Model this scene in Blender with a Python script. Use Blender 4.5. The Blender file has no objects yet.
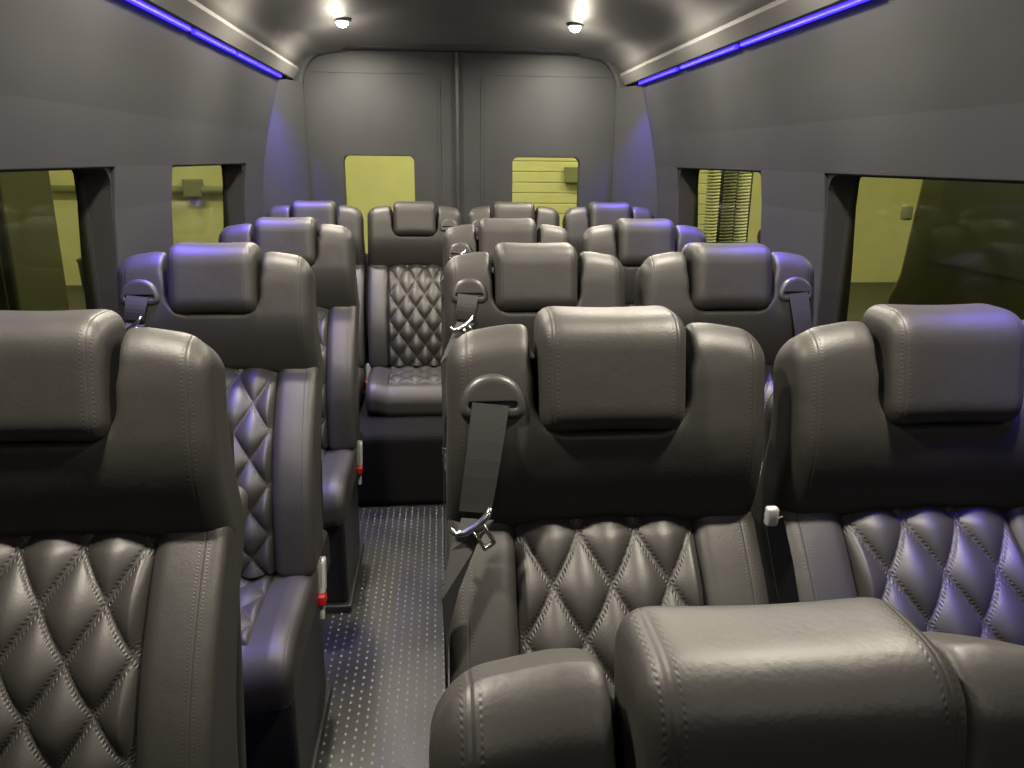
import bpy, bmesh, math
import numpy as np
from mathutils import Vector, Matrix

S = bpy.context.scene
COL = S.collection

# ------------------------------------------------------------------ materials
def mat(name, col, rough=.5, metal=0, spec=.5, emit=None, estr=0):
    m = bpy.data.materials.new(name); m.use_nodes = True
    b = m.node_tree.nodes['Principled BSDF']
    b.inputs['Base Color'].default_value = (*col, 1)
    b.inputs['Roughness'].default_value = rough
    b.inputs['Metallic'].default_value = metal
    b.inputs['Specular IOR Level'].default_value = spec
    if emit:
        b.inputs['Emission Color'].default_value = (*emit, 1)
        b.inputs['Emission Strength'].default_value = estr
    return m

def N(m, t, **kw):
    n = m.node_tree.nodes.new(t)
    for k, v in kw.items(): setattr(n, k, v)
    return n
def L(m, a, b): m.node_tree.links.new(a, b)
def math_node(m, op, a, b=None, c=None):
    n = N(m, 'ShaderNodeMath', operation=op)
    for i, v in enumerate((a, b, c)):
        if v is None: continue
        if isinstance(v, (int, float)): n.inputs[i].default_value = v
        else: L(m, v, n.inputs[i])
    return n.outputs[0]

def add_noise(m, scale, strength, dist=.001, colvar=0, roughvar=0, coord='Object', detail=4):
    b = m.node_tree.nodes['Principled BSDF']
    tc = N(m, 'ShaderNodeTexCoord')
    no = N(m, 'ShaderNodeTexNoise'); no.inputs['Scale'].default_value = scale
    no.inputs['Detail'].default_value = detail
    L(m, tc.outputs[coord], no.inputs['Vector'])
    bp = N(m, 'ShaderNodeBump'); bp.inputs['Strength'].default_value = strength
    bp.inputs['Distance'].default_value = dist
    L(m, no.outputs['Fac'], bp.inputs['Height']); L(m, bp.outputs['Normal'], b.inputs['Normal'])
    if colvar or roughvar:
        n2 = N(m, 'ShaderNodeTexNoise'); n2.inputs['Scale'].default_value = 4
        n2.inputs['Detail'].default_value = 5
        L(m, tc.outputs[coord], n2.inputs['Vector'])
        if colvar:
            c = tuple(b.inputs['Base Color'].default_value)
            r = N(m, 'ShaderNodeValToRGB')
            r.color_ramp.elements[0].position = .3; r.color_ramp.elements[1].position = .7
            r.color_ramp.elements[0].color = (*[x * (1 - colvar) for x in c[:3]], 1)
            r.color_ramp.elements[1].color = (*[x * (1 + colvar) for x in c[:3]], 1)
            L(m, n2.outputs['Fac'], r.inputs['Fac']); L(m, r.outputs['Color'], b.inputs['Base Color'])
        if roughvar:
            r0 = b.inputs['Roughness'].default_value
            mr = N(m, 'ShaderNodeMapRange'); mr.inputs['To Min'].default_value = r0 - roughvar
            mr.inputs['To Max'].default_value = r0 + roughvar
            L(m, n2.outputs['Fac'], mr.inputs['Value']); L(m, mr.outputs['Result'], b.inputs['Roughness'])
    return m

LEATHER = (.027, .0258, .0228)
def leather(name, seams=(), axis=0, quilt=None, rough=.50):
    """black leather; seams = |x| positions of double stitched seams; quilt=(w,h,axisB)"""
    m = mat(name, LEATHER, rough, 0, .5)
    b = m.node_tree.nodes['Principled BSDF']
    tc = N(m, 'ShaderNodeTexCoord')
    no = N(m, 'ShaderNodeTexNoise'); no.inputs['Scale'].default_value = 260; no.inputs['Detail'].default_value = 2
    L(m, tc.outputs['Object'], no.inputs['Vector'])
    wr = N(m, 'ShaderNodeTexNoise'); wr.inputs['Scale'].default_value = 9; wr.inputs['Detail'].default_value = 3
    L(m, tc.outputs['Object'], wr.inputs['Vector'])
    h = math_node(m, 'MULTIPLY', no.outputs['Fac'], .0002)
    h = math_node(m, 'MULTIPLY_ADD', wr.outputs['Fac'], .0025, h)
    sx = N(m, 'ShaderNodeSeparateXYZ'); L(m, tc.outputs['Object'], sx.inputs[0])
    dark = None
    if seams:
        ax = math_node(m, 'ABSOLUTE', sx.outputs[axis])
        zz = sx.outputs[2]
        yy = sx.outputs[1]
        along = math_node(m, 'ADD', zz, yy)
        for s in seams:
            d = math_node(m, 'ABSOLUTE', math_node(m, 'SUBTRACT', ax, s))
            g = math_node(m, 'SUBTRACT', 1.0, math_node(m, 'DIVIDE', d, .0022)); g = math_node(m, 'MAXIMUM', g, 0)
            h = math_node(m, 'MULTIPLY_ADD', g, -.0005, h)            # the seam groove
            d2 = math_node(m, 'ABSOLUTE', math_node(m, 'SUBTRACT', d, .0055))
            g2 = math_node(m, 'SUBTRACT', 1.0, math_node(m, 'DIVIDE', d2, .0013)); g2 = math_node(m, 'MAXIMUM', g2, 0)
            st = math_node(m, 'SINE', math_node(m, 'MULTIPLY', along, 2 * math.pi / .0065))
            h = math_node(m, 'MULTIPLY_ADD', math_node(m, 'MULTIPLY', g2, st), .00016, h)   # stitches either side
    if quilt:
        w, hh, axb = quilt
        a = math_node(m, 'DIVIDE', sx.outputs[0], w); c = math_node(m, 'DIVIDE', math_node(m, 'SUBTRACT', sx.outputs[axb], .062 if axb == 2 else 0.0), hh)
        for sgn in (1, -1):
            s = math_node(m, 'MULTIPLY_ADD', c, sgn, a)
            t = math_node(m, 'MULTIPLY_ADD', c, -sgn, a)
            fr = math_node(m, 'ABSOLUTE', math_node(m, 'SUBTRACT', math_node(m, 'FRACT', s), .5))
            d = math_node(m, 'SUBTRACT', .5, fr)                      # distance to a channel line
            d2 = math_node(m, 'ABSOLUTE', math_node(m, 'SUBTRACT', d, .055))
            g2 = math_node(m, 'MAXIMUM', math_node(m, 'SUBTRACT', 1.0, math_node(m, 'DIVIDE', d2, .03)), 0)
            st = math_node(m, 'SINE', math_node(m, 'MULTIPLY', t, 2 * math.pi * 13))
            h = math_node(m, 'MULTIPLY_ADD', math_node(m, 'MULTIPLY', g2, st), .0005, h)
    bp = N(m, 'ShaderNodeBump'); bp.inputs['Strength'].default_value = 1; bp.inputs['Distance'].default_value = 1
    L(m, h, bp.inputs['Height']); L(m, bp.outputs['Normal'], b.inputs['Normal'])
    r = N(m, 'ShaderNodeMapRange'); r.inputs['To Min'].default_value = rough - .07; r.inputs['To Max'].default_value = rough + .07
    L(m, wr.outputs['Fac'], r.inputs['Value']); L(m, r.outputs['Result'], b.inputs['Roughness'])
    return m

QW, QH = .0767, .105
M = dict(
    headrest=leather('black_leather_headrest', (.078,)),
    upper=leather('black_leather_upper', (.184,)),
    bolster=leather('black_leather_bolster', (.186,)),
    quilt=leather('black_leather_quilted', quilt=(QW, QH, 2), rough=.48),
    cquilt=leather('black_leather_cushion_quilted', quilt=(QW, QH, 1), rough=.48),
    cushion=leather('black_leather_cushion', (.19,)),
    plastic=add_noise(mat('black_plastic', (.016, .016, .017), .45), 150, .15),
    bezel=add_noise(mat('grey_black_plastic', (.035, .034, .033), .38), 150, .1),
    webbing=add_noise(mat('black_webbing', (.022, .022, .022), .6), 700, .6, .0005),
    chrome=add_noise(mat('chrome', (.75, .75, .73), .18, 1), 30, .05),
    buckle=add_noise(mat('grey_buckle', (.45, .45, .46), .35, .3), 60, .05),
    red=add_noise(mat('red_button', (.32, .01, .012), .4), 60, .05),
    wall=add_noise(mat('dark_grey_vinyl', (.026, .0268, .0285), .62, 0, .3), 500, .25, .0006, .12),
    ceiling=add_noise(mat('grey_headliner', (.105, .105, .103), .5, 0, .5), 14, .35, .004, .14, .08),
    soffit=add_noise(mat('grey_soffit', (.085, .084, .081), .75), 300, .1, .0005, .08),
    rubber=add_noise(mat('black_rubber', (.02, .02, .02), .6), 90, .2),
    floor=add_noise(mat('studded_rubber', (.024, .025, .024), .4, 0, .5), 60, .25, .001, .35, .12),
    stud=add_noise(mat('glint_stud_tops', (.15, .15, .145), .25, 0, .6), 60, .1),  # light grey colour stands in for glints on the studs
    carpet=add_noise(mat('black_carpet', (.009, .009, .009), .95, 0, .1), 900, .8, .002),
    led=mat('blue_led', (.02, .02, .2), .5, 0, .5, (.028, .014, 1), 4),
    lens=mat('lamp_lens', (1, .95, .85), .4, 0, .5, (1, .9, .72), 30),
    gwall=add_noise(mat('cream_garage_wall', (.62, .6, .42), .8), 3, .1, .01, .05),
    gfloor=add_noise(mat('garage_concrete', (.055, .055, .05), .6), 6, .2, .01, .15),
    gdark=add_noise(mat('dark_paint', (.035, .037, .022), .4), 8, .1, .01, .2),
    ggrey=add_noise(mat('grey_metal', (.2, .21, .15), .5), 8, .1, .01, .1),
    gwhite=add_noise(mat('pale_ribs', (.7, .7, .62), .5), 8, .1, .01, .1),
    gcar=add_noise(mat('dark_car_paint', (.02, .022, .012), .35), 8, .05, .01, .1),
)
def glass_mat():
    m = bpy.data.materials.new('tinted_glass'); m.use_nodes = True
    nt = m.node_tree; nt.nodes.clear()
    o = nt.nodes.new('ShaderNodeOutputMaterial'); mx = nt.nodes.new('ShaderNodeMixShader')
    t = nt.nodes.new('ShaderNodeBsdfTransparent'); g = nt.nodes.new('ShaderNodeBsdfGlossy')
    lw = nt.nodes.new('ShaderNodeLayerWeight'); lw.inputs['Blend'].default_value = .5
    pw = nt.nodes.new('ShaderNodeMath'); pw.operation = 'POWER'; pw.inputs[1].default_value = 5
    f = nt.nodes.new('ShaderNodeMath'); f.operation = 'MULTIPLY_ADD'; f.inputs[1].default_value = .5; f.inputs[2].default_value = .02
    nt.links.new(lw.outputs['Facing'], pw.inputs[0]); nt.links.new(pw.outputs[0], f.inputs[0])
    t.inputs['Color'].default_value = (.72, .74, .6, 1); g.inputs['Roughness'].default_value = .03
    nt.links.new(f.outputs[0], mx.inputs[0]); nt.links.new(t.outputs[0], mx.inputs[1])
    nt.links.new(g.outputs[0], mx.inputs[2]); nt.links.new(mx.outputs[0], o.inputs[0])
    return m
M['glass'] = glass_mat()

# ------------------------------------------------------------------ mesh helpers
def link(name, me, m, parent=None, smooth=True):
    if smooth:
        me.polygons.foreach_set('use_smooth', [True] * len(me.polygons))
    me.materials.clear(); me.materials.append(M[m])
    o = bpy.data.objects.new(name, me); COL.objects.link(o)
    if parent: o.parent = parent
    return o
def tag(o, label=None, cat=None, group=None, kind=None):
    if label: o['label'] = label
    if cat: o['category'] = cat
    if group: o['group'] = group
    if kind: o['kind'] = kind
    return o
def empty(name, loc, label, cat, group=None):
    o = bpy.data.objects.new(name, None); COL.objects.link(o); o.location = loc
    o.empty_display_size = .1
    return tag(o, label, cat, group)
def mesh(name, v, f):
    me = bpy.data.meshes.new(name); me.from_pydata([tuple(map(float, a)) for a in v], [], [tuple(map(int, a)) for a in f]); me.update(); return me
def fix(me):
    bm = bmesh.new(); bm.from_mesh(me); bmesh.ops.remove_doubles(bm, verts=bm.verts, dist=1e-6)
    bmesh.ops.recalc_face_normals(bm, faces=bm.faces); bm.to_mesh(me); bm.free(); return me

class MB:
    """collects bevelled boxes and tubes into one mesh"""
    def __init__(s): s.bm = bmesh.new()
    def box(s, x0, x1, y0, y1, z0, z1, bev=0, seg=2, rot=None, piv=None):
        r = bmesh.ops.create_cube(s.bm, size=1)
        vs = r['verts']
        for v in vs:
            v.co = Vector(((x0 + x1) / 2 + v.co.x * (x1 - x0), (y0 + y1) / 2 + v.co.y * (y1 - y0), (z0 + z1) / 2 + v.co.z * (z1 - z0)))
        if bev:
            es = list({e for v in vs for e in v.link_edges})
            g = bmesh.ops.bevel(s.bm, geom=es, offset=bev, segments=seg, affect='EDGES', profile=.5)
            vs = list({v for f in g['faces'] for v in f.verts} | {v for v in vs if v.is_valid})
        if rot is not None:
            p = Vector(piv) if piv else Vector(((x0 + x1) / 2, (y0 + y1) / 2, (z0 + z1) / 2))
            for v in vs: v.co = p + rot @ (v.co - p)
        return s
    def tube(s, pts, r, seg=10, cap=True):
        pts = [Vector(p) for p in pts]; rings = []
        rr = r if isinstance(r, (list, tuple)) else [r] * len(pts)
        up = Vector((0, 0, 1))
        for i, p in enumerate(pts):
            d = (pts[min(i + 1, len(pts) - 1)] - pts[max(i - 1, 0)]).normalized()
            a = d.cross(up) if abs(d.dot(up)) < .95 else d.cross(Vector((1, 0, 0)))
            a.normalize(); b = a.cross(d)
            rings.append([s.bm.verts.new(p + rr[i] * (a * math.cos(t) + b * math.sin(t))) for t in [2 * math.pi * k / seg for k in range(seg)]])
        for a, b in zip(rings, rings[1:]):
            for k in range(seg): s.bm.faces.new((a[k], a[(k + 1) % seg], b[(k + 1) % seg], b[k]))
        if cap:
            s.bm.faces.new(rings[0]); s.bm.faces.new(rings[-1][::-1])
        return s
    def lathe(s, prof, c, seg=24, axis='z'):
        rings = []
        for (r, h) in prof:
            ring = []
            for k in range(seg):
                t = 2 * math.pi * k / seg
                if axis == 'z': q = (c[0] + r * math.cos(t), c[1] + r * math.sin(t), c[2] + h)
                else: q = (c[0] + r * math.cos(t), c[1] + h, c[2] + r * math.sin(t))
                ring.append(s.bm.verts.new(q))
            rings.append(ring)
        for a, b in zip(rings, rings[1:]):
            for k in range(seg): s.bm.faces.new((a[k], a[(k + 1) % seg], b[(k + 1) % seg], b[k]))
        s.bm.faces.new(rings[0][::-1]); s.bm.faces.new(rings[-1])
        return s
    def prism(s, poly, y0, y1, axis='y'):
        """poly = list of (a,b); extruded along axis"""
        def P(a, b, h): return {'y': (a, h, b), 'x': (h, a, b), 'z': (a, b, h)}[axis]
        A = [s.bm.verts.new(P(a, b, y0)) for a, b in poly]; B = [s.bm.verts.new(P(a, b, y1)) for a, b in poly]
        n = len(poly)
        for k in range(n): s.bm.faces.new((A[k], A[(k + 1) % n], B[(k + 1) % n], B[k]))
        s.bm.faces.new(A[::-1]); s.bm.faces.new(B)
        return s
    def plate(s, outer, holes, h0, h1, axis='y'):
        """flat plate with holes, real thickness"""
        def P(a, b, h): return {'y': (a, h, b), 'x': (h, a, b), 'z': (a, b, h)}[axis]
        for h in (h0, h1):
            es = []
            for lp in [outer] + holes:
                vs = [s.bm.verts.new(P(a, b, h)) for a, b in lp]
                es += [s.bm.edges.new((vs[k], vs[(k + 1) % len(vs)])) for k in range(len(vs))]
            bmesh.ops.triangle_fill(s.bm, use_beauty=True, use_dissolve=False, edges=es)
        for lp in [outer] + holes:
            A = [s.bm.verts.new(P(a, b, h0)) for a, b in lp]; B = [s.bm.verts.new(P(a, b, h1)) for a, b in lp]
            for k in range(len(lp)): s.bm.faces.new((A[k], A[(k + 1) % len(lp)], B[(k + 1) % len(lp)], B[k]))
        return s
    def build(s, name, m, parent=None, smooth=False, fn=None):
        bmesh.ops.remove_doubles(s.bm, verts=s.bm.verts, dist=1e-6)
        bmesh.ops.recalc_face_normals(s.bm, faces=s.bm.faces)
        if fn:
            for v in s.bm.verts: v.co = fn(v.co)
        me = bpy.data.meshes.new(name); s.bm.to_mesh(me); s.bm.free()
        return link(name, me, m, parent, smooth)

def rrect(x0, x1, z0, z1, r, n=7):
    out = []
    for cx, cz, a0 in ((x1 - r, z1 - r, 0), (x0 + r, z1 - r, 90), (x0 + r, z0 + r, 180), (x1 - r, z0 + r, 270)):
        for k in range(n + 1):
            t = math.radians(a0 + 90 * k / n); out.append((cx + r * math.cos(t), cz + r * math.sin(t)))
    return out
def rect(x0, x1, z0, z1): return [(x1, z1), (x0, z1), (x0, z0), (x1, z0)]

# ------------------------------------------------------------------ smooth solids from distance fields (surface nets)
def nets(f, lo, hi, h):
    ax = [np.arange(lo[i] - 1.5 * h, hi[i] + 2.5 * h, h) for i in range(3)]
    X, Y, Z = np.meshgrid(*ax, indexing='ij')
    D = f(X, Y, Z)
    ins = D < 0
    n = D.shape
    acc = np.zeros((n[0] - 1, n[1] - 1, n[2] - 1, 3)); cnt = np.zeros((n[0] - 1, n[1] - 1, n[2] - 1))
    def sl(o): return tuple(slice(o[i], n[i] - 1 + o[i]) for i in range(3))
    cs = [(a, b, c) for a in (0, 1) for b in (0, 1) for c in (0, 1)]
    for a in cs:
        for i in range(3):
            if a[i]: continue
            b = list(a); b[i] = 1
            d0, d1 = D[sl(a)], D[sl(b)]
            cr = (d0 < 0) != (d1 < 0)
            t = np.where(cr, d0 / np.where(cr, d0 - d1, 1), 0)
            p = [np.full(t.shape, float(a[k])) for k in range(3)]; p[i] = t
            for k in range(3): acc[..., k] += np.where(cr, p[k], 0)
            cnt += cr
    act = cnt > 0
    idx = -np.ones(act.shape, int); idx[act] = np.arange(act.sum())
    gi = np.argwhere(act)
    V = np.array([ax[i][0] for i in range(3)]) + (gi + acc[act] / cnt[act][:, None]) * h
    F = []
    for i in range(3):
        j, k = [(1, 2), (2, 0), (0, 1)][i]
        s0 = [slice(0, n[q]) for q in range(3)]; s1 = list(s0); s0[i] = slice(0, n[i] - 1); s1[i] = slice(1, n[i])
        a, b = ins[tuple(s0)], ins[tuple(s1)]
        e = np.argwhere(a != b)
        e = e[(e[:, j] > 0) & (e[:, k] > 0) & (e[:, j] < n[j] - 1) & (e[:, k] < n[k] - 1)]
        sgn = a[tuple(e.T)]
        def g(dj, dk):
            q = e.copy(); q[:, j] += dj; q[:, k] += dk; return idx[tuple(q.T)]
        q = np.stack([g(-1, -1), g(0, -1), g(0, 0), g(-1, 0)], 1)
        q[~sgn] = q[~sgn][:, ::-1]
        F.append(q)
    F = np.concatenate(F)
    for _ in range(4):                       # pull the vertices exactly onto the surface
        e = h * .05
        d = f(*V.T)
        g = np.stack([f(*(V + np.eye(3)[i] * e).T) - f(*(V - np.eye(3)[i] * e).T) for i in range(3)], 1) / (2 * e)
        gl = (g ** 2).sum(1); gl[gl < .05] = .05
        st = (d / gl)[:, None] * g
        L_ = np.linalg.norm(st, axis=1, keepdims=True); st *= np.minimum(1, h * .5 / np.maximum(L_, 1e-9))
        V = V - st * .8
    return V, F

def smax(a, b, k):
    h = np.clip(.5 - .5 * (b - a) / k, 0, 1); return b + (a - b) * h + k * h * (1 - h)
def smin(a, b, k): return -smax(-a, -b, k)
def rbox(x, y, z, c, b, r):
    qx, qy, qz = abs(x - c[0]) - b[0] + r, abs(y - c[1]) - b[1] + r, abs(z - c[2]) - b[2] + r
    return np.sqrt(np.maximum(qx, 0) ** 2 + np.maximum(qy, 0) ** 2 + np.maximum(qz, 0) ** 2) + np.minimum(np.maximum(qx, np.maximum(qy, qz)), 0) - r
def rb2(a, b, ca, cb, ha, hb, r):
    qa, qb = abs(a - ca) - ha + r, abs(b - cb) - hb + r
    return np.sqrt(np.maximum(qa, 0) ** 2 + np.maximum(qb, 0) ** 2) + np.minimum(np.maximum(qa, qb), 0) - r
def ext(d2, t, ht, r):
    """extrude a 2-D distance, edges rounded by r"""
    a, b = d2 + r, abs(t) - ht + r
    return np.minimum(np.maximum(a, b), 0) + np.sqrt(np.maximum(a, 0) ** 2 + np.maximum(b, 0) ** 2) - r

LEAN = .2
def lean(V):
    V = np.array(V, float); V[:, 1] -= LEAN * (1.15 - V[:, 2]); return V
def leanv(c): return Vector((c.x, c.y - LEAN * (1.15 - c.z), c.z))

# --- headrest: a fat block with a broad rolled top
def f_head(x, y, z):
    d2 = rb2(y, z, .026, 1.0665, .055, .0775, .045)
    r = rbox(x, y, z, (0, .026, 1.0665), (.095, .055, .0775), .03)
    d = ext(d2, x, .095, .02)
    d = smax(d, r, .012)
    return d + .0015 * np.cos(x * 26)
# --- upper backrest: two shoulders round a U for the headrest
def f_upper(x, y, z):
    yy = y - .058 * np.clip((1.0 - z) / .155, 0, 1.3) ** 1.9 - .012 * np.clip((z - 1.05) / .08, 0, 1.5) ** 2
    zz = z + .26 * np.maximum(abs(x) - .13, 0) ** 1.15 + .45 * np.maximum(y - .03, 0)
    d2 = rb2(x, zz, 0, .967, .2085 + .003 * np.clip((1.0 - z) / .1, 0, 1), .155, .036)
    d = ext(d2, yy - .050, .055, .032)
    # U shaped recess
    u2 = rb2(x, z, 0, 1.13, .100, .138, .045)
    rec = ext(u2, y + .06, .115, .012)
    d = smax(d, -rec, .009)
    top = rb2(x, z, 0, 1.19, .098, .13, .03)
    d = smax(d, -top, .02)
    zb = .822 + .036 * (1 - np.clip(abs(x) / .2, 0, 1) ** 2)
    d = smax(d, zb - z, .02)
    # padded lip under the headrest
    return d
def low(z):
    """front line of the lower backrest: tucked under the upper part, swelling forward to the lumbar"""
    t = np.clip((.855 - z) / .27, 0, 1)
    return .050 - .110 * (t * (2 - t)) + .012 * np.clip((.60 - z) / .16, 0, 1) ** 2
def f_bol(x, y, z):
    x = abs(x)
    zt = .872
    d = rbox(x, y - low(z), z, (.1665, .062, (zt + .43) / 2), (.045, .072, (zt - .43) / 2), .022)
    return d - .0025 * np.cos((x - .16) * 40)
def f_cush(x, y, z):
    zz = z + .02 * np.clip((-.36 - y) / .1, 0, 1.2) ** 2 - .012 * np.clip((abs(x) - .11) / .05, 0, 1) + .01
    d2 = rb2(y, zz, -.27, .378, .213, .062, .05)
    d = ext(d2, x, .204, .028)
    # groove where the quilted centre is let in
    g = rbox(x, y, z, (0, -.26, .46), (.119, .165, .028), .012)
    return smax(d, -g, .008)

def sdf_mesh(name, f, lo, hi, h, leaned=True, keep=None):
    V, F = nets(f, lo, hi, h)
    if leaned: V = lean(V)
    if keep is not None:
        ok = keep(V)[F].all(1); F = F[ok]
        u, inv = np.unique(F, return_inverse=True); V = V[u]; F = inv.reshape(F.shape)
    me = bpy.data.meshes.new(name)
    me.from_pydata(V.tolist(), [], F.tolist()); me.update()
    return me

def sheet(name, us, vs, fn, back, m_closed=True):
    """a grid surface with a closed back: fn(U,V)->(x,y,z); back(...)->(x,y,z)"""
    U, Vv = np.meshgrid(us, vs, indexing='ij'); nu, nv = U.shape
    A = np.stack(fn(U, Vv), -1).reshape(-1, 3); B = np.stack(back(U, Vv), -1).reshape(-1, 3)
    V = np.concatenate([A, B]); o = nu * nv
    i, j = np.meshgrid(np.arange(nu - 1), np.arange(nv - 1), indexing='ij'); a = (i * nv + j).ravel()
    F = np.concatenate([np.stack([a, a + nv, a + nv + 1, a + 1], 1), np.stack([a + 1, a + nv + 1, a + nv, a], 1) + o])
    rim = [k * nv for k in range(nu)] + [(nu - 1) * nv + k for k in range(1, nv)] + [k * nv + nv - 1 for k in range(nu - 2, -1, -1)] + [k for k in range(nv - 2, 0, -1)]
    E = [(rim[k], rim[k] + o, rim[(k + 1) % len(rim)] + o, rim[(k + 1) % len(rim)]) for k in range(len(rim))]
    me = bpy.data.meshes.new(name); me.from_pydata(V.tolist(), [], F.tolist() + E); me.update()
    return fix(me)

def puff(a, b, w, h):
    s, t = a / w + b / h, a / w - b / h
    p = np.abs(np.sin(math.pi * s) * np.sin(math.pi * t))
    return p ** .58
def q_front(x, z):
    y = -.002 - .006 * (1 - (x / .118) ** 2) + low(z)
    edge = np.clip((.1222 - np.abs(x)) / .012, 0, 1) ** .5
    y = y + .035 * np.clip((z - .848) / .03, 0, 1.3) ** 2
    y = y - .019 * puff(x, z - .062, QW, QH) * edge + .010 * (1 - edge)
    return x, y, z
def q_full(x, z):
    x, y, z = q_front(x, z); return x, y - LEAN * (1.15 - z), z
def q_back(x, z): return x, .075 - LEAN * (1.15 - z), z
def cq(x, y):
    z = .4345 - .03 * np.clip((-.38 - y) / .07, 0, 1.2) ** 2
    ed = np.clip(np.minimum(.117 - np.abs(x), np.minimum(y + .425, -.10 - y)) / .01, 0, 1) ** .5
    z = z + .011 * puff(x, y, QW, QH) * ed - .008 * (1 - ed)
    return x, y, z
def cq_back(x, y): return x, y, .405 + 0 * x

ME = {}
ME['headrest'] = sdf_mesh('headrest', f_head, (-.105, -.035, .985), (.105, .09, 1.155), .004)
ME['upper'] = sdf_mesh('upper_backrest', f_upper, (-.22, -.01, .83), (.22, .17, 1.14), .0045)
ME['bolL'] = sdf_mesh('side_bolster', lambda x, y, z: np.maximum(f_bol(x, y, z), x + .05), (-.22, -.09, .42), (-.11, .16, .90), .005)
ME['bolR'] = sdf_mesh('side_bolster', lambda x, y, z: np.maximum(f_bol(x, y, z), .05 - x), (.11, -.09, .42), (.22, .16, .90), .005)
ME['cushion'] = sdf_mesh('seat_cushion', f_cush, (-.215, -.49, .30), (.215, -.05, .46), .005, False)
ME['quilt'] = sheet('quilted_panel', np.linspace(-.1225, .1225, 98), np.linspace(.445, .888, 180), q_full, q_back)
ME['cquilt'] = sheet('quilted_cushion_panel', np.linspace(-.117, .117, 80), np.linspace(-.425, -.10, 110), cq, cq_back)
def f_shell(x, y, z):
    d2 = rb2(x, z, 0, .72, .204, .305, .06)
    return ext(d2, y - .112, .022, .015)
ME['shell'] = sdf_mesh('back_shell', f_shell, (-.21, .085, .41), (.21, .14, 1.04), .008)

def bezel_meshes(s):
    """half-moon belt guide on the shoulder, s = side"""
    cx = .152 * s
    def f(x, y, z):
        d2 = np.sqrt((x - cx) ** 2 * .95 + (z - 1.028) ** 2) - .0405
        d2 = smax(d2, 1.013 - z, .012)
        d = ext(d2, y - .004, .016, .008)
        slot = rbox(x, y, z, (cx, -.02, 1.031), (.030, .022, .004), .003)
        return smax(d, -slot, .002)
    return sdf_mesh('belt_guide', f, (cx - .043, -.015, 1.008), (cx + .043, .022, 1.072), .0025)

def ribbon(name, pts, w, th=.0022):
    """pts = [(centre, side vector scale dir)] : list of (x,y,z, dirx, diry, dirz, width)"""
    V = []; F = []
    n = len(pts)
    for i, p in enumerate(pts):
        c = Vector(p[:3]); d = Vector(p[3:6]).normalized(); ww = p[6] / 2
        t = (Vector(pts[min(i + 1, n - 1)][:3]) - Vector(pts[max(i - 1, 0)][:3])).normalized()
        nn = t.cross(d).normalized() * th / 2
        V += [c - d * ww - nn, c + d * ww - nn, c + d * ww + nn, c - d * ww + nn]
    for i in range(n - 1):
        for k in range(4): F.append((4 * i + k, 4 * i + (k + 1) % 4, 4 * i + 4 + (k + 1) % 4, 4 * i + 4 + k))
    F.append((3, 2, 1, 0)); F.append(tuple(4 * (n - 1) + k for k in range(4)))
    return fix(mesh(name, V, F))

def belt_meshes(s, zt):
    """webbing hanging from the guide to the tongue at height zt, then to the anchor"""
    cx = .152 * s; pts = []
    z0 = 1.033
    for k in range(7):
        t = k / 6; z = z0 + (zt + .008 - z0) * t
        x = cx + s * (.003 + .020 * t * (z0 - zt) / .135)
        pts.append((x, -.012 - .004 * math.sin(t * 3.14), z, 1, 0, .12 * s, .046 - .006 * t))
    web = ribbon('webbing', pts, 0)
    for v in web.vertices: v.co = leanv(v.co)
    xt = pts[-1][0]
    lo = [(xt - s * .003, -.014, zt, 1, 0, .1 * s, .040), (xt + s * .016, -.026, zt - .03, 1, .3, 0, .034), (.208 * s, -.046, zt - .075, .8, .7, 0, .026),
          (.2135 * s, -.035, zt - .13, .15, 1, 0, .03), (.2145 * s, -.01, .68, .02, 1, 0, .034), (.2155 * s, 0, .56, 0, 1, 0, .036), (.2155 * s, .0, .42, 0, 1, 0, .036)]
    low = ribbon('lap_webbing', lo, 0)
    for v in low.vertices: v.co = leanv(v.co)
    return web, low, xt

def tongue_mesh(xt, s, zt):
    mb = MB()
    # crossbar the webbing runs through, slightly tilted, and the plate with its window
    mb.tube([(-.036, .002, .010), (-.032, -.004, .001), (-.02, -.006, -.003), (0, -.006, -.003), (.022, -.006, .001), (.030, -.004, .007)], [.0045, .005, .0055, .0055, .005, .004], 10)
    mb.plate(rrect(-.011, .011, -.040, .0, .004, 4), [rrect(-.0058, .0058, -.034, -.018, .003, 4)], -.009, -.005)
    mb.tube([(-.009, -.008, -.002), (-.009, -.008, -.038)], .002, 8); mb.tube([(.009, -.008, -.002), (.009, -.008, -.038)], .002, 8)
    R = Matrix.Rotation(math.radians(-32 if s < 0 else 32), 3, 'Y')
    k = Vector((xt, -.022, zt))
    return mb, (lambda c: leanv((R @ (c * .85)) + k))

def copy_tree(o, parent=None):
    c = o.copy(); COL.objects.link(c); c.parent = parent
    for ch in list(o.children): copy_tree(ch, c)
    return c

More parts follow.
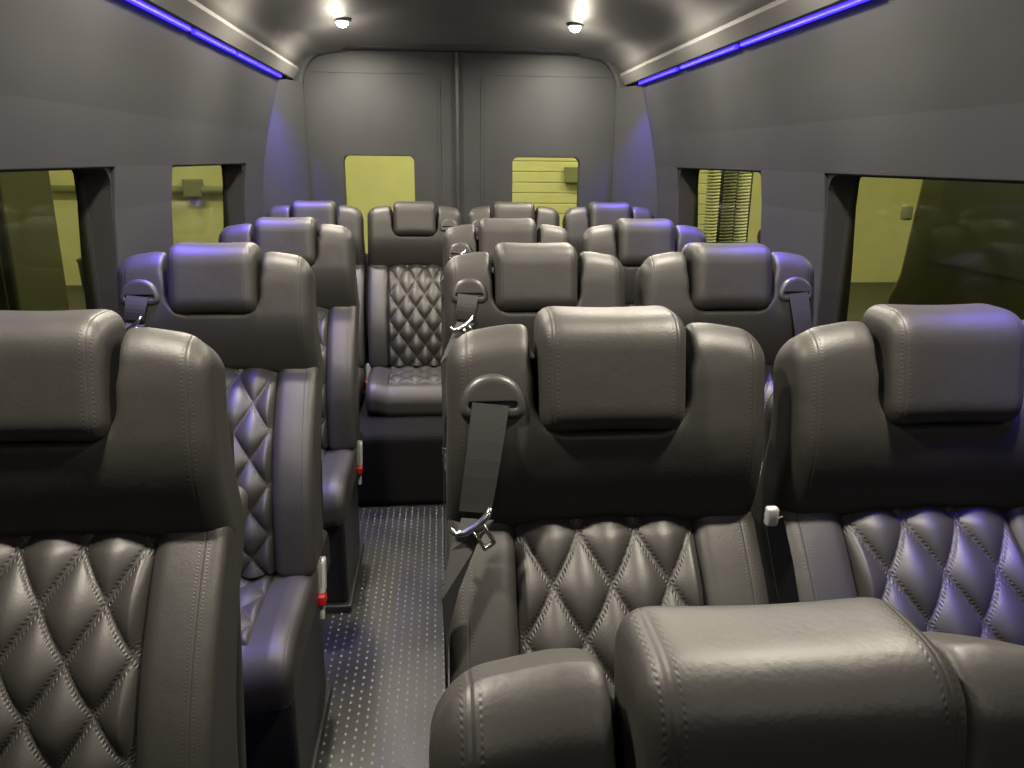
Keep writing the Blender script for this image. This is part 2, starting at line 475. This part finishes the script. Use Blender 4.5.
def make_seat(s, zt, root, base_z, lever=True):
    """s = side the belt is on; zt = tongue height; base_z = where the pedestal stands (local)"""
    link('headrest', ME['headrest'], 'headrest', root)
    link('upper_backrest', ME['upper'], 'upper', root)
    link('side_bolster', ME['bolL'], 'bolster', root); link('side_bolster', ME['bolR'], 'bolster', root)
    link('quilted_backrest', ME['quilt'], 'quilt', root)
    link('back_shell', ME['shell'], 'plastic', root)
    cu = link('seat_cushion', ME['cushion'], 'cushion', root)
    link('quilted_centre', ME['cquilt'], 'cquilt', cu)
    link('belt_guide', ME['bezL' if s < 0 else 'bezR'], 'bezel', root)
    web, low, xt = belt_meshes(s, zt)
    wb = link('seat_belt', web, 'webbing', root, False)
    link('lap_webbing', low, 'webbing', wb, False)
    mb, fn = tongue_mesh(xt, s, zt)
    mb.build('belt_tongue', 'chrome', wb, True, fn)['label'] = 'chrome belt tongue'
    # buckle on the other side
    q = -s
    b = MB().box(.210 * q - .010, .210 * q + .010, -.150, -.118, .36, .435, .006, 3)
    b.box(.210 * q - .006, .210 * q + .006, -.14, -.128, .30, .37, .002)
    bo = b.build('belt_buckle', 'buckle', root, True, lambda c: Vector((c.x, c.y + (c.z - .36) * .25, c.z)))
    MB().box(.210 * q - .011, .210 * q + .011, -.160, -.128, .335, .362, .005, 3).build('release_button', 'red', bo, True)['label'] = 'red release button'
    mb = MB().tube([(.19 * s, -.27, .40), (.210 * s, -.27, .40), (.212 * s, -.275, .41), (.214 * s, -.32, .455), (.215 * s, -.335, .49)], [.009, .009, .008, .0065, .0055], 10)
    mb.build('recline_lever', 'chrome', root, True)
    # pedestal: tapered box on a flange
    mb = MB()
    zb = base_z
    mb.box(-.19, .19, -.41, -.04, zb + .02, .335, .012, 3)
    mb.box(-.2, .2, -.43, -.02, zb, zb + .025, .006, 2)
    mb.box(-.205, .205, -.10, .06, .32, .43, .02, 3)
    mb.build('pedestal', 'plastic', root)
    return root
ME['bezL'] = bezel_meshes(-1); ME['bezR'] = bezel_meshes(1)

XL, XI, XO = -.602, .108, .562
Y1, Y2, Y3, Y4 = .945, 1.75, 2.52, 3.53
G = 'quilted black leather passenger seats'
# (x, y, z, belt side, tongue height, base, label)
seats = [
 (.092, .36, -.08, -1, .93, .08, 'nearest black leather seat, huge headrest and shoulder filling the bottom right corner'),
 (-.596, Y1, 0, -1, .90, 0, 'large quilted black leather seat cut off by the left edge of the photo'),
 (XI, Y1, 0, -1, .893, 0, 'large quilted black leather seat with low hanging belt tongue, directly behind the nearest headrest'),
 (XO, Y1, 0, 1, .90, 0, 'large quilted black leather seat cut off by the right edge, headrest tinged blue'),
 (XL, Y2, 0, -1, .975, 0, 'black leather seat between the two left windows, blue glint on its belt tongue'),
 (XI, Y2, 0, -1, .972, 0, 'black leather aisle seat peeping over the large centre seat, belt tongue just below its guide'),
 (XO, Y2, 0, 1, .905, 0, 'black leather seat just below the right window that shows the ribbed coil'),
 (-.592, Y3, 0, -1, 1.02, 0, 'narrow looking left seat before the back row, with blue lit outer shoulder'),
 (XI, Y3, 0, -1, 1.03, 0, 'small looking aisle seat one row before the back, belt tongue pulled up to its guide'),
 (XO, Y3, 0, 1, 1.0, 0, 'small looking right seat one row before the back, headrest corner lit blue'),
 (-.659, Y4, 0, -1, .99, .302, 'leftmost seat of the back row, in the corner by the blue lit pillar'),
 (-.221, Y4, 0, 1, .99, .302, 'back row seat at the aisle end, quilted backrest and cushion fully in view'),
 (.221, Y4, 0, -1, .99, .302, 'back row seat in front of the right rear door window'),
 (.659, Y4, 0, 1, .99, .302, 'rightmost seat of the back row, in the corner by the right pillar'),
]
cache = {}
for (x, y, z, s, zt, bz, lab) in seats:
    key = (s, zt, bz)
    r = empty('passenger_seat', (x, y, z), lab, 'seat', G)
    if key in cache:
        for ch in list(cache[key].children): copy_tree(ch, r)
    else:
        make_seat(s, zt, r, bz); cache[key] = r

# thin strap with a metal end standing between the two second-row seats
st = empty('lap_belt_strap', (0, 0, 0), 'dark strap with grey metal end leaning between the two large seats on the right', 'seat belt')
p = [(.346, .93, .40, 0, 1, 0, .03), (.344, .90, .55, .2, 1, 0, .03), (.334, .850, .72, .6, .8, 0, .03), (.318, .812, .80, 1, .3, 0, .03), (.300, .806, .86, 1, .1, .2, .026), (.276, .790, .925, 1, .1, .3, .022)]
link('webbing', ribbon('webbing', p, 0), 'webbing', st, False)
MB().box(.264, .279, .783, .794, .918, .942, .004, 3).build('metal_end', 'buckle', st, True)

# ------------------------------------------------------------------ the van's shell
PROF = [(.885, 0), (.885, .5), (.882, .85), (.875, 1.05), (.865, 1.2), (.852, 1.30), (.828, 1.42), (.800, 1.53), (.7685, 1.645), (.764, 1.665)]
def wx(z):
    for (a, b), (c, d) in zip(PROF, PROF[1:]):
        if z <= d: return a + (c - a) * (z - b) / (d - b)
    return PROF[-1][0]
Y0, YR = -1.3, 3.80
WIN = [(-.2, 1.93, .78, 1.297), (2.333, 3.19, .80, 1.297)]
TH = .085
def wall(name, sg):
    ys = sorted(set([Y0, YR] + [w[0] for w in WIN] + [w[1] for w in WIN] + list(np.linspace(Y0, YR, 18))))
    zs = sorted(set([p[1] for p in PROF] + [.78, .80, 1.297] + list(np.linspace(0, 1.665, 20))))
    ny, nz = len(ys), len(zs)
    V = []; F = []
    for off in (0, TH):
        for y in ys:
            for z in zs: V.append((sg * (wx(z) + off), y, z))
    o = ny * nz
    def hole(i, j):
        if i < 0 or j < 0 or i >= ny - 1 or j >= nz - 1: return True
        yc, zc = (ys[i] + ys[i + 1]) / 2, (zs[j] + zs[j + 1]) / 2
        return any(a < yc < b and c < zc < d for a, b, c, d in WIN)
    for i in range(ny - 1):
        for j in range(nz - 1):
            if hole(i, j): continue
            a, b, c, d = i * nz + j, (i + 1) * nz + j, (i + 1) * nz + j + 1, i * nz + j + 1
            F += [(a, b, c, d), (a + o, d + o, c + o, b + o)]
            for (di, dj, e) in ((-1, 0, (a, d)), (1, 0, (b, c)), (0, -1, (a, b)), (0, 1, (d, c))):
                if hole(i + di, j + dj): F.append((e[0], e[1], e[1] + o, e[0] + o))
    me = fix(mesh(name, V, F))
    ob = link(name, me, 'wall', None, False); ob['kind'] = 'structure'
    md = ob.modifiers.new('b', 'BEVEL'); md.width = .012; md.segments = 3; md.limit_method = 'ANGLE'; md.angle_limit = math.radians(50)
    return ob
wall('wall_left', -1); wall('wall_right', 1)

wn = 1
for sg in (-1, 1):
    for (a, b, c, d) in WIN:
        o = bpy.data.objects.new('window_%d' % wn, None); COL.objects.link(o); o['kind'] = 'structure'; o.location = (sg * .93, (a + b) / 2, c)
        inv = lambda q: Vector((q.x - sg * .93, q.y - (a + b) / 2, q.z - c))
        xa, xb = sg * .925, sg * .945
        # black rubber gasket filling the opening's corners, leaning with the wall is not needed at this depth
        MB().plate(rect(a - .02, b + .02, c - .02, d + .02), [rrect(a + .008, b - .005, c + .03, d - .006, .012)], xa, xb, 'x').build('window_frame', 'rubber', o, False, inv)
        MB().plate(rect(a - .003, b + .003, c - .003, d + .003), [rrect(a + .001, b - .001, c + .001, d - .002, .05)], .012, .07, 'x').build('inner_surround', 'rubber', o, False, (lambda q: Vector((sg * (wx(q.z) - .003 + q.x) - sg * .93, q.y - (a + b) / 2, q.z - c))))
        MB().box(min(sg * .933, sg * .939), max(sg * .933, sg * .939), a, b, c, d).build('window_glass', 'glass', o, False, inv)
        wn += 1

# rear doors with rounded windows
for n, (xa, xb, wa, wb) in enumerate(((-.83, -.030, -.547, -.222), (-.016, .83, .231, .551))):
    d = MB().plate(rect(xa, xb, .0, 1.95), [rrect(wa, wb, .88, 1.336, .028)], 3.75, 3.80).build('door_%d' % (n + 1), 'wall')
    d['kind'] = 'structure'
    MB().plate(rrect(wa - .004, wb + .004, .876, 1.340, .03), [rrect(wa + .003, wb - .003, .883, 1.333, .026)], 3.765, 3.785).build('window_frame', 'rubber', d)
    MB().box(wa, wb, 3.774, 3.778, .88, 1.336).build('window_glass', 'glass', d)
    # pressed inner panel edge
    MB().plate(rrect(xa + .10, xb - .07, .84, 1.70, .06), [rrect(xa + .112, xb - .082, .852, 1.688, .05)], 3.7475, 3.752).build('panel_seam', 'wall', d)
sm = MB().tube([(-.023, 3.744, .3), (-.023, 3.742, 1.0), (-.024, 3.742, 1.9)], .009, 8).build('trim_1', 'rubber'); sm['kind'] = 'structure'
hs = MB().box(-.040, -.006, 3.752, 3.79, .0, 1.93, .002).build('trim_2', 'rubber'); hs['kind'] = 'structure'
# arched frame round the rear doors
arch = [(-.83, 0), (-.83, 1.93), (.83, 1.93), (.83, 0)]
inner = [(.705, 0)] + [(.705 - .16 + .16 * math.cos(t), 1.62 + .16 * math.sin(t)) for t in np.linspace(0, math.pi / 2, 10)] + [(-.705 + .16 + .16 * math.cos(t), 1.62 + .16 * math.sin(t)) for t in np.linspace(math.pi / 2, math.pi, 10)] + [(-.705, 0)]
fr = MB().prism(arch + inner, 3.715, 3.748).build('trim_3', 'wall'); fr['kind'] = 'structure'
md = fr.modifiers.new('b', 'BEVEL'); md.width = .02; md.segments = 4; md.limit_method = 'ANGLE'
# corner pillars
for sg, nm in ((-1, 'trim_4'), (1, 'trim_5')):
    zs = list(np.linspace(.3, 1.64, 40))
    ox = [wx(z) + .012 for z in zs]; bm = MB()
    rings = []
    for z, x in zip(zs, ox):
        rings.append([bm.bm.verts.new((sg * q[0], q[1], z)) for q in ((x, 3.50), (.700, 3.700), (.700, 3.715), (x + .001, 3.715))])
    V = []; F = []
    for k in range(4):
        o = len(V)
        for q in rings: V += [tuple(q[k].co), tuple(q[(k + 1) % 4].co)]
        F += [(o + 2 * i, o + 2 * i + 1, o + 2 * i + 3, o + 2 * i + 2)[::sg] for i in range(len(rings) - 1)]
    bm.bm.free()
    link(nm, mesh(nm, V, F), 'wall')['kind'] = 'structure'

# ceiling
CP = [(-.80, 1.70), (-.728, 1.700), (-.716, 1.735), (-.68, 1.775), (-.60, 1.825), (-.5, 1.855), (-.35, 1.875), (-.18, 1.888), (0, 1.892)]
CP = CP + [(-a, b) for a, b in CP[-2::-1]]
ys = list(np.linspace(Y0, 3.3, 20)) + list(np.linspace(3.36, 3.78, 10))
V = []; F = []
for lay in (0, .05):
    for y in ys:
        t = max(0, (y - 3.36) / .40)
        for x, z in CP: V.append((x, y, z + lay - .10 * t ** 2 * max(0, (z - 1.70) / .19)))
nc = len(CP); o = nc * len(ys)
for i in range(len(ys) - 1):
    for j in range(nc - 1):
        a = i * nc + j; F += [(a, a + 1, a + nc + 1, a + nc), (a + o, a + nc + o, a + nc + 1 + o, a + 1 + o)]
for j in range(nc - 1):
    F.append((j, j + 1, j + 1 + o, j + o)); k = (len(ys) - 1) * nc + j; F.append((k, k + 1, k + 1 + o, k + o))
for i in range(len(ys) - 1):
    for j in (0, nc - 1):
        a = i * nc + j; F.append((a, a + nc, a + nc + o, a + o))
ce = link('ceiling', fix(mesh('ceiling', V, F)), 'ceiling'); ce['kind'] = 'structure'

# soffit along each side with the LED strip tucked under it
for sg, nm, lab in ((-1, 'trim_6', 'blue LED strip glowing along the top of the left wall'), (1, 'trim_7', 'blue LED strip glowing along the top of the right wall')):
    poly = [(sg * .790, 1.665), (sg * .760, 1.665), (sg * .757, 1.655), (sg * .744, 1.648), (sg * .737, 1.652), (sg * .712, 1.688), (sg * .716, 1.702), (sg * .790, 1.708)]
    MB().prism(poly, Y0, 3.70).build(nm, 'soffit')['kind'] = 'structure'
    led = empty('led_strip', (sg * .757, 1.7, 1.648), lab, 'light strip', 'blue light strips')
    MB().box(-.007, .007, -3.0, 1.80, .002, .018).build('strip_channel', 'plastic', led)
    segs = ((-.1, .62), (.66, 1.20), (1.25, 1.80)) if sg > 0 else ((-.1, .58), (.62, 1.05), (1.08, 1.80))
    for a, b in segs: MB().box(-.006, .006, a, b, -.009, .002, .001).build('light_diffuser', 'led', led)
    for a, b in ((-3.0, -1.6), (-1.55, -.14)): MB().box(-.006, .006, a, b, -.009, .002, .001).build('light_diffuser', 'led', led)

# the strips' light, thrown down out of the slot
for sg in (-1, 1):
    for yy, ln in (((1.55, .9), (2.35, .6), (3.15, .85)) if sg < 0 else ((1.0, 1.0), (1.95, .7), (2.85, 1.4))):
        ld = bpy.data.lights.new('led_light', 'AREA'); ld.shape = 'RECTANGLE'; ld.size = .008; ld.size_y = ln
        ld.energy = 4.6 * ln; ld.color = (.10, .055, 1); ld.spread = math.radians(52)
        lo = bpy.data.objects.new('led_light', ld); COL.objects.link(lo); lo.location = (sg * .755, yy, 1.6355)
        lo.rotation_euler = (0, sg * math.radians(4), 0)
for sg in (-1, 1):  # extra blue light added at each strip's rear end to tint the pillar
    ld = bpy.data.lights.new('led_light', 'AREA'); ld.shape = 'RECTANGLE'; ld.size = .03; ld.size_y = .008
    ld.energy = 1.3; ld.color = (.10, .055, 1); ld.spread = math.radians(50)
    lo = bpy.data.objects.new('led_light', ld); COL.objects.link(lo); lo.location = (sg * .762, 3.42, 1.634)
    lo.rotation_euler = (math.radians(26), 0, 0)
# floor with raised studs in the aisle
bm = bmesh.new()
def fbox(x0, x1, y0, y1, z0, z1):
    r = bmesh.ops.create_cube(bm, size=1)
    for v in r['verts']: v.co = Vector(((x0 + x1) / 2 + v.co.x * (x1 - x0), (y0 + y1) / 2 + v.co.y * (y1 - y0), (z0 + z1) / 2 + v.co.z * (z1 - z0)))
fbox(-.97, .97, Y0, 3.8, -.05, 0)
V = []; F = []
j = 0; y = .9
while y < 2.83:
    for i in range(16):
        x = -.445 + i * .0235; yy = y + (.014 if i % 2 else 0)
        b = len(V)
        for (r, z) in ((.0046, 0), (.0036, .0015), (.0016, .0022)):
            for k in range(8): V.append((x + r * .8 * math.cos(k * math.pi / 4), yy + r * 1.25 * math.sin(k * math.pi / 4), z))
        for q in (0, 8):
            for k in range(8): F.append((b + q + k, b + q + (k + 1) % 8, b + q + 8 + (k + 1) % 8, b + q + 8 + k))
        F.append(tuple(b + 16 + k for k in range(8)))
    y += .028; j += 1
me = bpy.data.meshes.new('floor'); bm.to_mesh(me); bm.free()
v0 = [tuple(v.co) for v in me.vertices]; f0 = [tuple(p.vertices) for p in me.polygons]
me2 = mesh('floor', v0 + V, f0 + [tuple(i + len(v0) for i in f) for f in F])
me2.materials.append(M['floor']); me2.materials.append(M['stud'])
for i, p in enumerate(me2.polygons):
    p.use_smooth = i >= len(f0); p.material_index = 1 if i >= len(f0) else 0
fl = bpy.data.objects.new('floor', me2); COL.objects.link(fl); fl['kind'] = 'structure'

# carpeted riser the back row stands on
rz = MB().box(-.86, .86, 2.83, 3.735, 0, .30, .03, 4).build('seat_riser', 'carpet')
tag(rz, 'black carpeted platform at the end of the aisle carrying the back row seats', 'platform')

# front bulkhead behind the camera
fb = MB().box(-.95, .95, Y0 - .05, Y0, 0, 1.9).build('wall_front', 'wall'); fb['kind'] = 'structure'

# ------------------------------------------------------------------ ceiling lamps
def ceil_z(x, y):
    ax = abs(x)
    for (a, b), (c, d) in zip(CP, CP[1:]):
        if a <= -ax <= c: z = b + (d - b) * (-ax - a) / (c - a); break
    t = max(0, (y - 3.36) / .40); return z - .10 * t ** 2 * max(0, (z - 1.70) / .19)
LAMPS = [(-.487, 3.43, 1), (.457, 3.43, 1), (-.47, 2.57, 1), (.47, 2.57, 1), (-.47, 1.71, 1), (.47, 1.71, 1), (-.47, .77, 1.15), (.47, .77, 1.15), (-.47, -.5, .2), (.47, -.5, .2)]
names = ['left of the two bright round ceiling lamps above the back row', 'right of the two bright round ceiling lamps above the back row']
POW = 14.5
for i, (x, y, k) in enumerate(LAMPS):
    z = ceil_z(x, y)
    lab = names[i] if i < 2 else 'small round ceiling lamp out of view, %s side, %s' % ('left' if x < 0 else 'right', ('ahead of the back row', 'over the middle rows', 'over the nearest seats', 'at the front of the cabin')[(i - 2) // 2])
    t = empty('ceiling_lamp', (x, y, z), lab, 'ceiling lamp', 'round ceiling lamps')
    MB().lathe([(.036, .004), (.036, -.005), (.031, -.009), (.026, -.009), (.0255, -.005)], (0, 0, 0)).build('lamp_ring', 'soffit', t, True)
    MB().lathe([(.024, -.004), (.024, -.010), (.021, -.020), (.013, -.027), (.004, -.030)], (0, 0, 0)).build('lamp_lens', 'lens', t, True)
    ld = bpy.data.lights.new('lamp_light', 'AREA'); ld.shape = 'DISK'; ld.size = .08; ld.energy = POW * k; ld.color = (1, .90, .74); ld.spread = math.radians(165)
    lo = bpy.data.objects.new('lamp_light', ld); COL.objects.link(lo); lo.parent = t; lo.location = (0, 0, -.034)
    ld = bpy.data.lights.new('lamp_halo_light', 'POINT'); ld.energy = 2.0 * k; ld.color = (1, .90, .74); ld.shadow_soft_size = .02  # extra point light below the lamp, added for a halo on the ceiling
    lo = bpy.data.objects.new('lamp_halo_light', ld); COL.objects.link(lo); lo.parent = t; lo.location = (0, 0, -.10)

# ------------------------------------------------------------------ the garage outside
GZ = -.62
def gs(o): o['kind'] = 'structure'; return o
gs(MB().box(-7, 8, -6, 12.7, GZ - .1, GZ).build('floor_garage', 'gfloor'))
gs(MB().box(-7, 8, 12.5, 12.7, GZ, 4).build('wall_back', 'gwall'))
gs(MB().box(-7.2, -7, -6, 12.7, GZ, 4).build('wall_far_left', 'gwall'))
gs(MB().box(8, 8.2, -6, 12.7, GZ, 4).build('wall_far_right', 'gwall'))
gs(MB().box(-7.2, 8.2, -6, 12.7, 4, 4.1).build('ceiling_garage', 'gwall'))
gs(MB().box(-7.2, 8.2, -6.2, -6, GZ, 4).build('wall_garage_front', 'gwall'))
# sectional door seen through the right rear window
g = empty('garage_door', (2.2, 12.44, GZ), 'pale ribbed garage door seen through the right rear door window', 'garage door')
k = 0; z = 0
mb = MB()
while z < 3.2:
    mb.box(-2.0, 2.0, -.03, .05, z, z + .155, .012, 2); z += .16
mb.build('door_slats', 'gwall', g)
MB().box(-2.08, -2.0, -.05, .05, 0, 3.3, .01).build('door_track', 'ggrey', g)
b = MB().box(-.17, .17, -.06, .06, -.12, .12, .015).build('opener_box', 'ggrey'); b.location = (1.99, 12.34, 1.10)
tag(b, 'small grey box at the top right corner of the right rear window view', 'box')
# rail and junction box on the back wall, seen through the left windows
r = MB().tube([(-6.8, 0, 0), (-2.6, 0, 0)], .055, 12).build('wall_pipe', 'ggrey', None, True); r.location = (0, 12.40, .83)
tag(r, 'horizontal grey pipe along the cream garage wall outside left windows', 'pipe')
b = empty('junction_box', (-3.82, 12.33, .72), 'square grey junction box on the pipe seen through the farther left window', 'electrical box')
MB().box(-.13, .13, -.02, .172, 0, .27, .015).build('box_body', 'ggrey', b)
MB().box(-.11, .11, -.035, -.02, .02, .25, .005).build('box_lid', 'ggrey', b)
MB().box(-.03, .03, -.02, .06, -.10, .0, .01).build('cable_gland', 'gdark', b)
h = empty('wall_bracket', (-4.65, 12.3, .3), 'dark bracket with hanging hose at the left of the farther left window', 'bracket')
MB().box(-.04, .04, 0, .15, -.05, .55, .01).build('bracket_arm', 'gdark', h)
MB().tube([(.0, -.02, .48), (.1, -.02, .1), (.25, -.02, -.02), (.42, -.02, .02), (.3, -.02, .06), (.12, -.02, .02)], .022, 8).build('hose', 'gdark', h, True)
cb = MB().tube([(-4.6 + t * 2.2, 12.42, .02 - .14 * math.sin(t * 3.0)) for t in np.linspace(0, 1, 14)], .014, 8).build('hanging_cable', 'gdark', None, True)
tag(cb, 'thin dark cable sagging across the cream garage wall below the junction box', 'cable')
# cabinet put in to fill an unidentified dark area behind the nearer left window
c = empty('filler_cabinet', (-3.06, 4.9, GZ), 'black cabinet added to fill the dark left part of the nearer left window', 'cabinet')
MB().box(-1.6, .55, -.3, .3, .06, 2.6, .02, 3).build('cabinet_body', 'gdark', c)
MB().box(-.5, .50, -.32, -.30, .14, 2.5, .008).build('cabinet_door', 'gdark', c)
MB().box(-.43, -.40, -.36, -.32, 1.2, 1.4, .006).build('cabinet_handle', 'chrome', c)
MB().box(-1.55, .5, -.25, .25, 0, .07).build('cabinet_plinth', 'rubber', c)
c = empty('waste_bin', (-5.2, 11.9, GZ), 'small dark bin on the garage floor behind the nearer left window', 'bin')
MB().lathe([(.15, 0), (.18, .04), (.20, .44), (.205, .46)], (0, 0, 0)).build('bin_body', 'gdark', c, True)
MB().lathe([(.215, .455), (.21, .48), (.05, .53)], (0, 0, 0)).build('bin_lid', 'gdark', c, True)
# ribbed coil rack outside the right window
c = empty('coil_stand', (2.16, 6.0, GZ), 'upright stand with ribbed coils seen through the farther right window', 'stand')
MB().box(-.10, .16, .03, .10, 0, 2.6, .01).build('stand_panel', 'gdark', c)
for dx, m_, rr in ((-.175, 'gwall', .045), (-.045, 'ggrey', .045), (.065, 'gwhite', .045)):
    pts = []
    for k in range(46 * 10):
        a = 2 * math.pi * k / 10; pts.append((dx + rr * math.cos(a), -.03 + .05 * math.sin(a), 1.3 + k * .0024))
    MB().tube(pts, .009, 5).build('coil', m_, c, True)
MB().box(-.30, .34, -.12, .18, 0, .05, .01).build('stand_base', 'gdark', c)
c = empty('tool_cart', (2.15, 5.55, GZ), 'low dark cart in front of the ribbed coils outside the farther right window', 'cart')
MB().box(-.45, .45, -.25, .25, .12, 1.36, .05, 4).build('cart_body', 'gdark', c)
MB().box(.12, .45, -.22, .22, 1.34, 1.47, .05, 4).build('cart_top_box', 'gdark', c)
for a in (-.36, .36): MB().tube([(a, -.18, .06), (a + .001, -.15, .06)], .06, 12).build('castor', 'rubber', c, True); MB().tube([(a, .15, .06), (a + .001, .18, .06)], .06, 12).build('castor', 'rubber', c, True)
# parked dark vehicle outside the nearer right window
v = empty('parked_vehicle', (3.0, 0, GZ), 'dark parked vehicle with a slanted tail filling most of the nearer right window', 'vehicle')
prof = [(5.12, .45), (5.15, 1.05), (5.05, 1.22), (4.93, 2.05), (4.80, 2.2), (1.2, 2.25), (.5, 1.35), (-.9, 1.15), (-1.0, .45)]
def side(x0, x1): return MB().prism(prof, x0, x1, 'x')
o = side(0, 1.8).build('body', 'gcar', v)
md = o.modifiers.new('b', 'BEVEL'); md.width = .06; md.segments = 4; md.limit_method = 'ANGLE'; md.angle_limit = math.radians(20)
MB().prism([(4.72, 1.35), (4.65, 1.98), (3.6, 2.0), (3.6, 1.35)], -.012, .01, 'x').build('side_window', 'plastic', v)
MB().prism([(3.5, 1.35), (3.5, 2.0), (2.2, 2.0), (2.2, 1.35)], -.012, .01, 'x').build('side_window', 'plastic', v)
MB().box(-.04, .02, 4.99, 5.05, 1.58, 1.68, .015, 3).build('tail_lamp', 'ggrey', v)
for y_ in (4.1, .2):
    w = MB()
    prof_w = [(.10, -.02), (.30, -.02), (.34, .02), (.34, .18), (.30, .22), (.1, .22)]
    rings = []
    for (r_, h_) in prof_w: rings.append([w.bm.verts.new((h_ - .03, y_ + r_ * math.cos(2 * math.pi * k / 24), .34 + r_ * math.sin(2 * math.pi * k / 24))) for k in range(24)])
    for a, b in zip(rings, rings[1:]):
        for k in range(24): w.bm.faces.new((a[k], a[(k + 1) % 24], b[(k + 1) % 24], b[k]))
    w.bm.faces.new(rings[0]); w.bm.faces.new(rings[-1][::-1])
    w.build('wheel', 'rubber', v, True)

# strip lamps of the garage; the last is added to brighten the coils
for i, (x, y) in enumerate(((-4.2, 9), (3.5, 9.5), (0, 10.5), (5.5, 4), (1.7, 3.6))):
    ld = bpy.data.lights.new('garage_light', 'AREA'); ld.shape = 'RECTANGLE'; ld.size = 2.4; ld.size_y = .4
    ld.energy = 230; ld.color = (1, .93, .56)
    lo = bpy.data.objects.new('garage_light', ld); COL.objects.link(lo); lo.location = (x, y, 3.9)

# ------------------------------------------------------------------ world, camera, view
w = bpy.data.worlds.new('World'); S.world = w; w.use_nodes = True
w.node_tree.nodes['Background'].inputs[0].default_value = (.5, .5, .45, 1)
w.node_tree.nodes['Background'].inputs[1].default_value = .02

f, cx, cz, yaw, pit, rol = 773.92, -.1047, 1.3242, .0919, .2827, .0104
cy, sy = math.cos(yaw), math.sin(yaw)
fw = Vector((sy * math.cos(pit), cy * math.cos(pit), -math.sin(pit))); rt = Vector((cy, -sy, 0)); up = rt.cross(fw)
r2 = rt * math.cos(rol) + up * math.sin(rol); u2 = -rt * math.sin(rol) + up * math.cos(rol)
cd = bpy.data.cameras.new('camera'); cam = bpy.data.objects.new('camera', cd); COL.objects.link(cam)
cd.sensor_width = 36; cd.lens = 36 * f / 1024; cd.clip_start = .02
mw = Matrix((r2, u2, -fw)).transposed().to_4x4(); mw.translation = (cx, 0, cz); cam.matrix_world = mw
cd.dof.use_dof = False
S.camera = cam
S.view_settings.view_transform = 'Standard'; S.view_settings.look = 'None'
S.view_settings.gamma = 1; S.view_settings.use_curve_mapping = False
S.view_settings.exposure = 0
